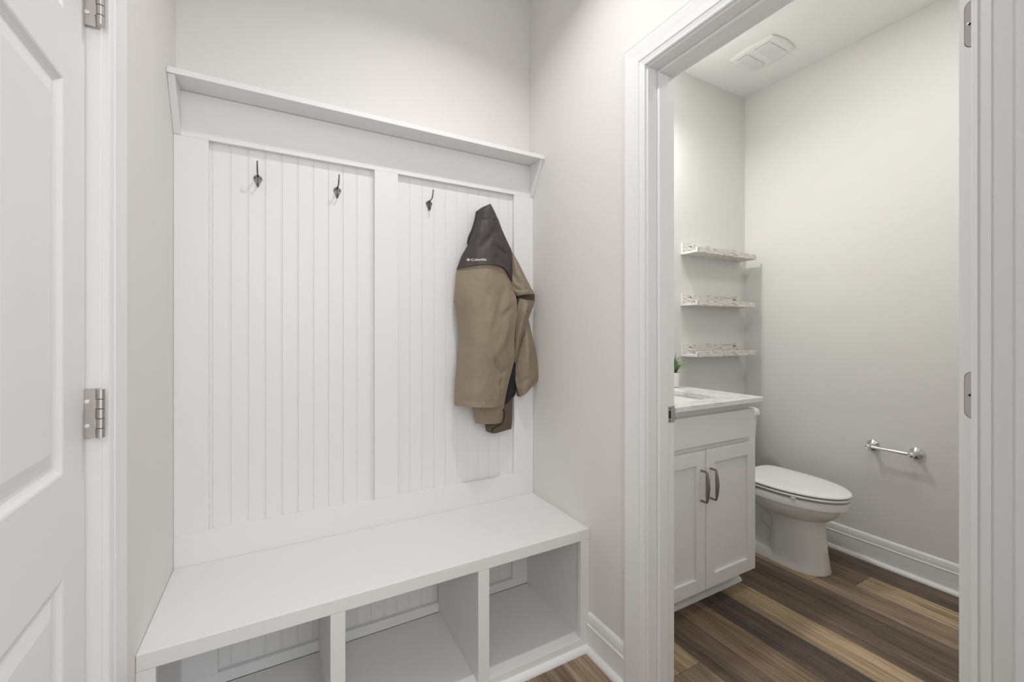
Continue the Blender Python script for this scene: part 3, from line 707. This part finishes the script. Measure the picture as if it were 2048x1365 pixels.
# faux potted plant on the counter
pl = thing('potted_plant', (1.897, 1.632, 0.899), 'small green grassy plant in a white pot on the countertop', 'plant')
px, py, pz = 1.897, 1.632, 0.8995
obj('pot', MB().lathe([(0.034, pz), (0.040, pz + 0.002), (0.0445, pz + 0.079), (0.0450, pz + 0.081), (0.0420, pz + 0.081), (0.0400, pz + 0.070), (0.0300, pz + 0.069)], (px, py, 0), 'z', 28), M['pot'], pl)
obj('soil', MB().lathe([(0.0405, pz + 0.066), (0.0405, pz + 0.073), (0.020, pz + 0.077), (0.002, pz + 0.078)], (px, py, 0), 'z', 20), M['soil'], pl)
lf = MB(); rnd = random.Random(4)
for i in range(120):
    a = rnd.uniform(0, 2 * math.pi); L_ = rnd.uniform(0.06, 0.125); lean = rnd.uniform(0.25, 1.25); r0 = rnd.uniform(0, 0.028); w0 = rnd.uniform(0.0028, 0.0050)
    d = Vector((math.cos(a), math.sin(a), 0)); sd = Vector((-d.y, d.x, 0)); p = Vector((px, py, pz + 0.074)) + d * r0; th = 0.15 * lean
    vs = []; steps = 5
    for k in range(steps + 1):
        t = k / steps; w_ = w0 * (1 - t) ** 0.7 * (0.6 + 1.2 * t * (1 - t) * 2)
        vs += [p + sd * w_, p - sd * w_ + Vector((0, 0, 0.0006))]
        th += lean * 1.25 / steps
        p = p + (d * math.sin(th) + Vector((0, 0, 1)) * math.cos(th)) * (L_ / steps)
    lf.add(vs, [[2 * k, 2 * k + 1, 2 * k + 3, 2 * k + 2] for k in range(steps)], True)
obj('foliage', lf, M['leaf'], pl, kind='stuff')

# ---------------------------------------------------------------- three floating ledges
def ledge(z0, label):
    x0, x1 = 2.106, 2.668; yw = YBATH - 0.0006; d = 0.116; t = 0.0125
    r = thing('picture_ledge', ((x0 + x1) / 2, yw, z0), label, 'shelf', 'distressed ledges on the bathroom wall')
    obj('back_board', box(x0, x1, yw - t, yw, z0, z0 + 0.072), M['whitewash'], r, bevel=0.0008)
    obj('ledge_board', box(x0, x1, yw - d + t, yw - t - 0.0002, z0, z0 + t), M['whitewash'], r, bevel=0.0008)
    obj('front_lip', box(x0, x1, yw - d, yw - d + t - 0.0002, z0, z0 + 0.031), M['whitewash'], r, bevel=0.0008)
    ec = MB(); ec.box(x0 - 0.0012, x0 - 0.0001, yw - t + 0.001, yw - 0.001, z0 + 0.001, z0 + 0.071); ec.box(x0 - 0.0012, x0 - 0.0001, yw - d + t, yw - t, z0 + 0.001, z0 + t - 0.001); ec.box(x0 - 0.0012, x0 - 0.0001, yw - d + 0.001, yw - d + t - 0.001, z0 + 0.001, z0 + 0.030)
    obj('painted_end', ec, M['whiteedge'], r, label='plain white painted end grain')
    for xx in (x0 + 0.072, x1 - 0.075):
        obj('screw', MB().lathe([(0.0042, yw - t - 0.0002), (0.0042, yw - t - 0.0016), (0.001, yw - t - 0.0022)], (xx, 0, z0 + 0.053), 'y', 12), M['black'], r)
    return r
ledge(1.0570, 'lowest of the three distressed whitewashed ledges, just above the plant')
ledge(1.3570, 'middle of the three distressed whitewashed ledges on the bathroom wall')
ledge(1.6620, 'topmost of the three distressed whitewashed ledges on the bathroom wall')

# ---------------------------------------------------------------- toilet
TX = 2.383
toi = thing('toilet', (TX, 1.35, 0), 'white elongated toilet with closed lid between vanity and wall', 'toilet')
def oval(hw, yf, yb, z, sq=2.0, n=40, back=2.6, ylow=None):
    """plan outline: elongated front (round), squarer back"""
    yc = yf + (yb - yf) * 0.58; pts = []
    for k in range(n):
        a = 2 * math.pi * k / n; c, s = math.cos(a), math.sin(a)
        ex_ = sq if s < 0 else back
        x = abs(c) ** (2 / ex_) * hw * (1 if c >= 0 else -1)
        y = abs(s) ** (2 / ex_) * ((yc - yf) if s < 0 else (yb - yc)) * (1 if s >= 0 else -1)
        pts.append((TX + x, yc + y, z))
    return pts
bowl = MB()
bowl.loft([oval(0.060, 1.10, 1.27, 0.255), oval(0.118, 1.092, 1.40, 0.262), oval(0.138, 1.072, 1.43, 0.275), oval(0.158, 1.046, 1.455, 0.297), oval(0.169, 1.028, 1.47, 0.322), oval(0.1725, 1.018, 1.478, 0.3425), oval(0.1785, 1.008, 1.483, 0.3440), oval(0.179, 1.006, 1.485, 0.368), oval(0.176, 1.008, 1.485, 0.378), oval(0.168, 1.016, 1.480, 0.382)])
bowl.loft([oval(0.104, 1.090, 1.357, 0.0035, 2.4, back=4), oval(0.104, 1.090, 1.357, 0.012, 2.4, back=4), oval(0.1015, 1.093, 1.352, 0.03, 2.4, back=4), oval(0.097, 1.106, 1.338, 0.12, 2.4, back=4), oval(0.097, 1.112, 1.333, 0.20, 2.4, back=4), oval(0.102, 1.110, 1.338, 0.24, 2.3, back=4), oval(0.112, 1.105, 1.38, 0.265, 2.2, back=4)])
bowl.loft([oval(0.104, 1.15, 1.60, 0.0035, 2.4, back=4), oval(0.104, 1.15, 1.60, 0.035, 2.4, back=4), oval(0.097, 1.16, 1.595, 0.056, 2.4, back=4), oval(0.060, 1.20, 1.585, 0.068, 2.4, back=4)])
bowl.tube([(TX, 1.30, 0.30), (TX, 1.40, 0.235), (TX, 1.475, 0.150), (TX, 1.50, 0.06), (TX, 1.51, 0.02)], [0.085, 0.074, 0.068, 0.064, 0.064], 20)
bowl.tube([(TX, 1.22, 0.10), (TX, 1.33, 0.16), (TX, 1.43, 0.235), (TX, 1.50, 0.30), (TX, 1.53, 0.37)], [0.055, 0.056, 0.060, 0.075, 0.10], 20)
bowl.box(TX - 0.10, TX + 0.10, 1.46, 1.72, 0.345, 0.385)
bowl.box(TX - 0.042, TX + 0.042, 1.20, 1.56, 0.03, 0.34)
obj('bowl', bowl, M['porcelain'], toi, angle=32)
obj('caulk_line', MB().loft([oval(0.1065, 1.0875, 1.362, 0.0003, 2.4, back=4), oval(0.1045, 1.0895, 1.357, 0.0040, 2.4, back=4)]).loft([oval(0.1065, 1.148, 1.602, 0.0003, 2.4, back=4), oval(0.1045, 1.15, 1.60, 0.0040, 2.4, back=4)]), M['caulk'], toi, label='yellowed caulk line around the foot')
def ringset(zs):
    return MB().loft([oval(hw, yf, yb, z, 2.0, 64, 5.5) for hw, yf, yb, z in zs])
obj('seat', ringset([(0.170, 1.010, 1.470, 0.3880), (0.1790, 1.001, 1.478, 0.3905), (0.1800, 1.000, 1.479, 0.3960), (0.1770, 1.003, 1.477, 0.4000), (0.165, 1.014, 1.468, 0.4008)]), M['seat_plastic'], toi)
obj('lid', ringset([(0.168, 1.012, 1.482, 0.4045), (0.1790, 1.001, 1.492, 0.4065), (0.1805, 0.999, 1.494, 0.4115), (0.1770, 1.003, 1.491, 0.4165), (0.165, 1.018, 1.478, 0.4190), (0.120, 1.08, 1.43, 0.4205), (0.03, 1.22, 1.33, 0.4212)]), M['seat_plastic'], toi)
for sx in (-1, 1):
    for yy in (1.17, 1.40): bp_ = MB().box(TX + sx * 0.160 - 0.007, TX + sx * 0.160 + 0.007, yy - 0.010, yy + 0.010, 0.380, 0.3890); obj('seat_bumper', bp_, M['seat_plastic'], toi, bevel=0.001)
for sx in (-1, 1):
    hg = MB(); hg.tube([(TX + sx * 0.09, 1.476, 0.398), (TX + sx * 0.045, 1.476, 0.398)], 0.011, 12); hg.box(TX + sx * 0.068 - 0.018, TX + sx * 0.068 + 0.018, 1.466, 1.50, 0.383, 0.396)
    obj('seat_hinge', hg, M['seat_plastic'], toi)
def trap(hw0, y0, y1, z, r=0.03): return [(TX + x, y, z) for x, y in rounded_rect(-hw0, hw0, y0, y1, r, 5)]
obj('tank', MB().loft([trap(0.150, 1.565, 1.735, 0.385), trap(0.160, 1.556, 1.736, 0.392), trap(0.168, 1.550, 1.7375, 0.50), trap(0.174, 1.543, 1.7375, 0.699)]), M['porcelain'], toi, angle=50)
obj('tank_lid', MB().loft([trap(0.176, 1.540, 1.738, 0.6995), trap(0.186, 1.531, 1.739, 0.7035), trap(0.186, 1.531, 1.739, 0.722), trap(0.180, 1.538, 1.738, 0.737), trap(0.166, 1.555, 1.73, 0.7445)]), M['porcelain'], toi, angle=50)
for sx in (-1, 1):
    obj('bolt_cap', MB().lathe([(0.013, 0.055), (0.013, 0.068), (0.009, 0.076), (0.001, 0.078)], (TX + sx * 0.078, 1.43, 0), 'z', 14), M['porcelain'], toi)

# ---------------------------------------------------------------- toilet paper holder
tp = thing('toilet_paper_holder', (XT - 0.0005, 0.954, 0.61), 'empty chrome toilet paper holder on the bathroom wall beyond the toilet', 'paper holder')
for yy in (1.040, 0.868):
    s = 1
    pr = [(0.0295, 0.0), (0.0295, -0.004), (0.0275, -0.007), (0.0270, -0.011), (0.020, -0.016), (0.0120, -0.022), (0.0090, -0.034), (0.0085, -0.046), (0.0112, -0.052), (0.0135, -0.060), (0.0135, -0.066), (0.0110, -0.073), (0.004, -0.0765)]
    obj('post', MB().lathe([(r_, XT - 0.0008 + h_) for r_, h_ in pr], (0, yy, 0.611), 'x', 24), M['chrome'], tp)
rx = XT - 0.062
obj('roller', MB().lathe([(0.0045, 0.876), (0.0045, 0.882), (0.0088, 0.8825), (0.0088, 0.955), (0.0074, 0.9555), (0.0074, 1.026), (0.0042, 1.0265), (0.0042, 1.032)], (rx, 0, 0.611), 'y', 20), M['chrome'], tp)

# ---------------------------------------------------------------- ceiling exhaust grille
vn = thing('exhaust_grille', (2.375, 1.417, CEIL - 0.0004), 'white bowed exhaust fan grille on the bathroom ceiling', 'vent')
vx0_, vx1_, vy0_, vy1_ = 2.268, 2.482, 1.298, 1.536
def bowed(ins, z, bow=0.014):
    x0, x1, y0, y1 = vx0_ + ins, vx1_ - ins, vy0_ + ins, vy1_ - ins; pts = []
    for (a, b, ox, oy) in (((x0, y0), (x1, y0), 0, -1), ((x1, y0), (x1, y1), 1, 0), ((x1, y1), (x0, y1), 0, 1), ((x0, y1), (x0, y0), -1, 0)):
        for k in range(10):
            t = k / 10; q = bow * (4 * t * (1 - t)); pts.append((a[0] + (b[0] - a[0]) * t + ox * q, a[1] + (b[1] - a[1]) * t + oy * q, z))
    return pts
obj('frame', MB().loft([bowed(0.0, CEIL - 0.0005), bowed(0.0, CEIL - 0.007), bowed(0.005, CEIL - 0.011), bowed(0.016, CEIL - 0.0135)]), M['plastic'], vn, angle=30)
zf = CEIL - 0.0136
for (ya, yb) in ((1.326, 1.408), (1.448, 1.510)):
    lv = obj('louver_bed', box(2.292, 2.458, ya, yb, zf - 0.0006, zf + 0.001), M['vent_gap_shade'], vn)  # flat dark sheet, painted as the shaded gaps behind the slats
    sl_ = MB()
    for k in range(21):
        x = 2.2925 + 0.00785 * k + 0.002; sl_.prism([(x, zf - 0.0007), (x + 0.0040, zf - 0.0007), (x + 0.0044, zf - 0.0050), (x + 0.0012, zf - 0.0050)], 'y', ya - 0.001, yb + 0.001)
    obj('louver', sl_, M['plastic'], lv)
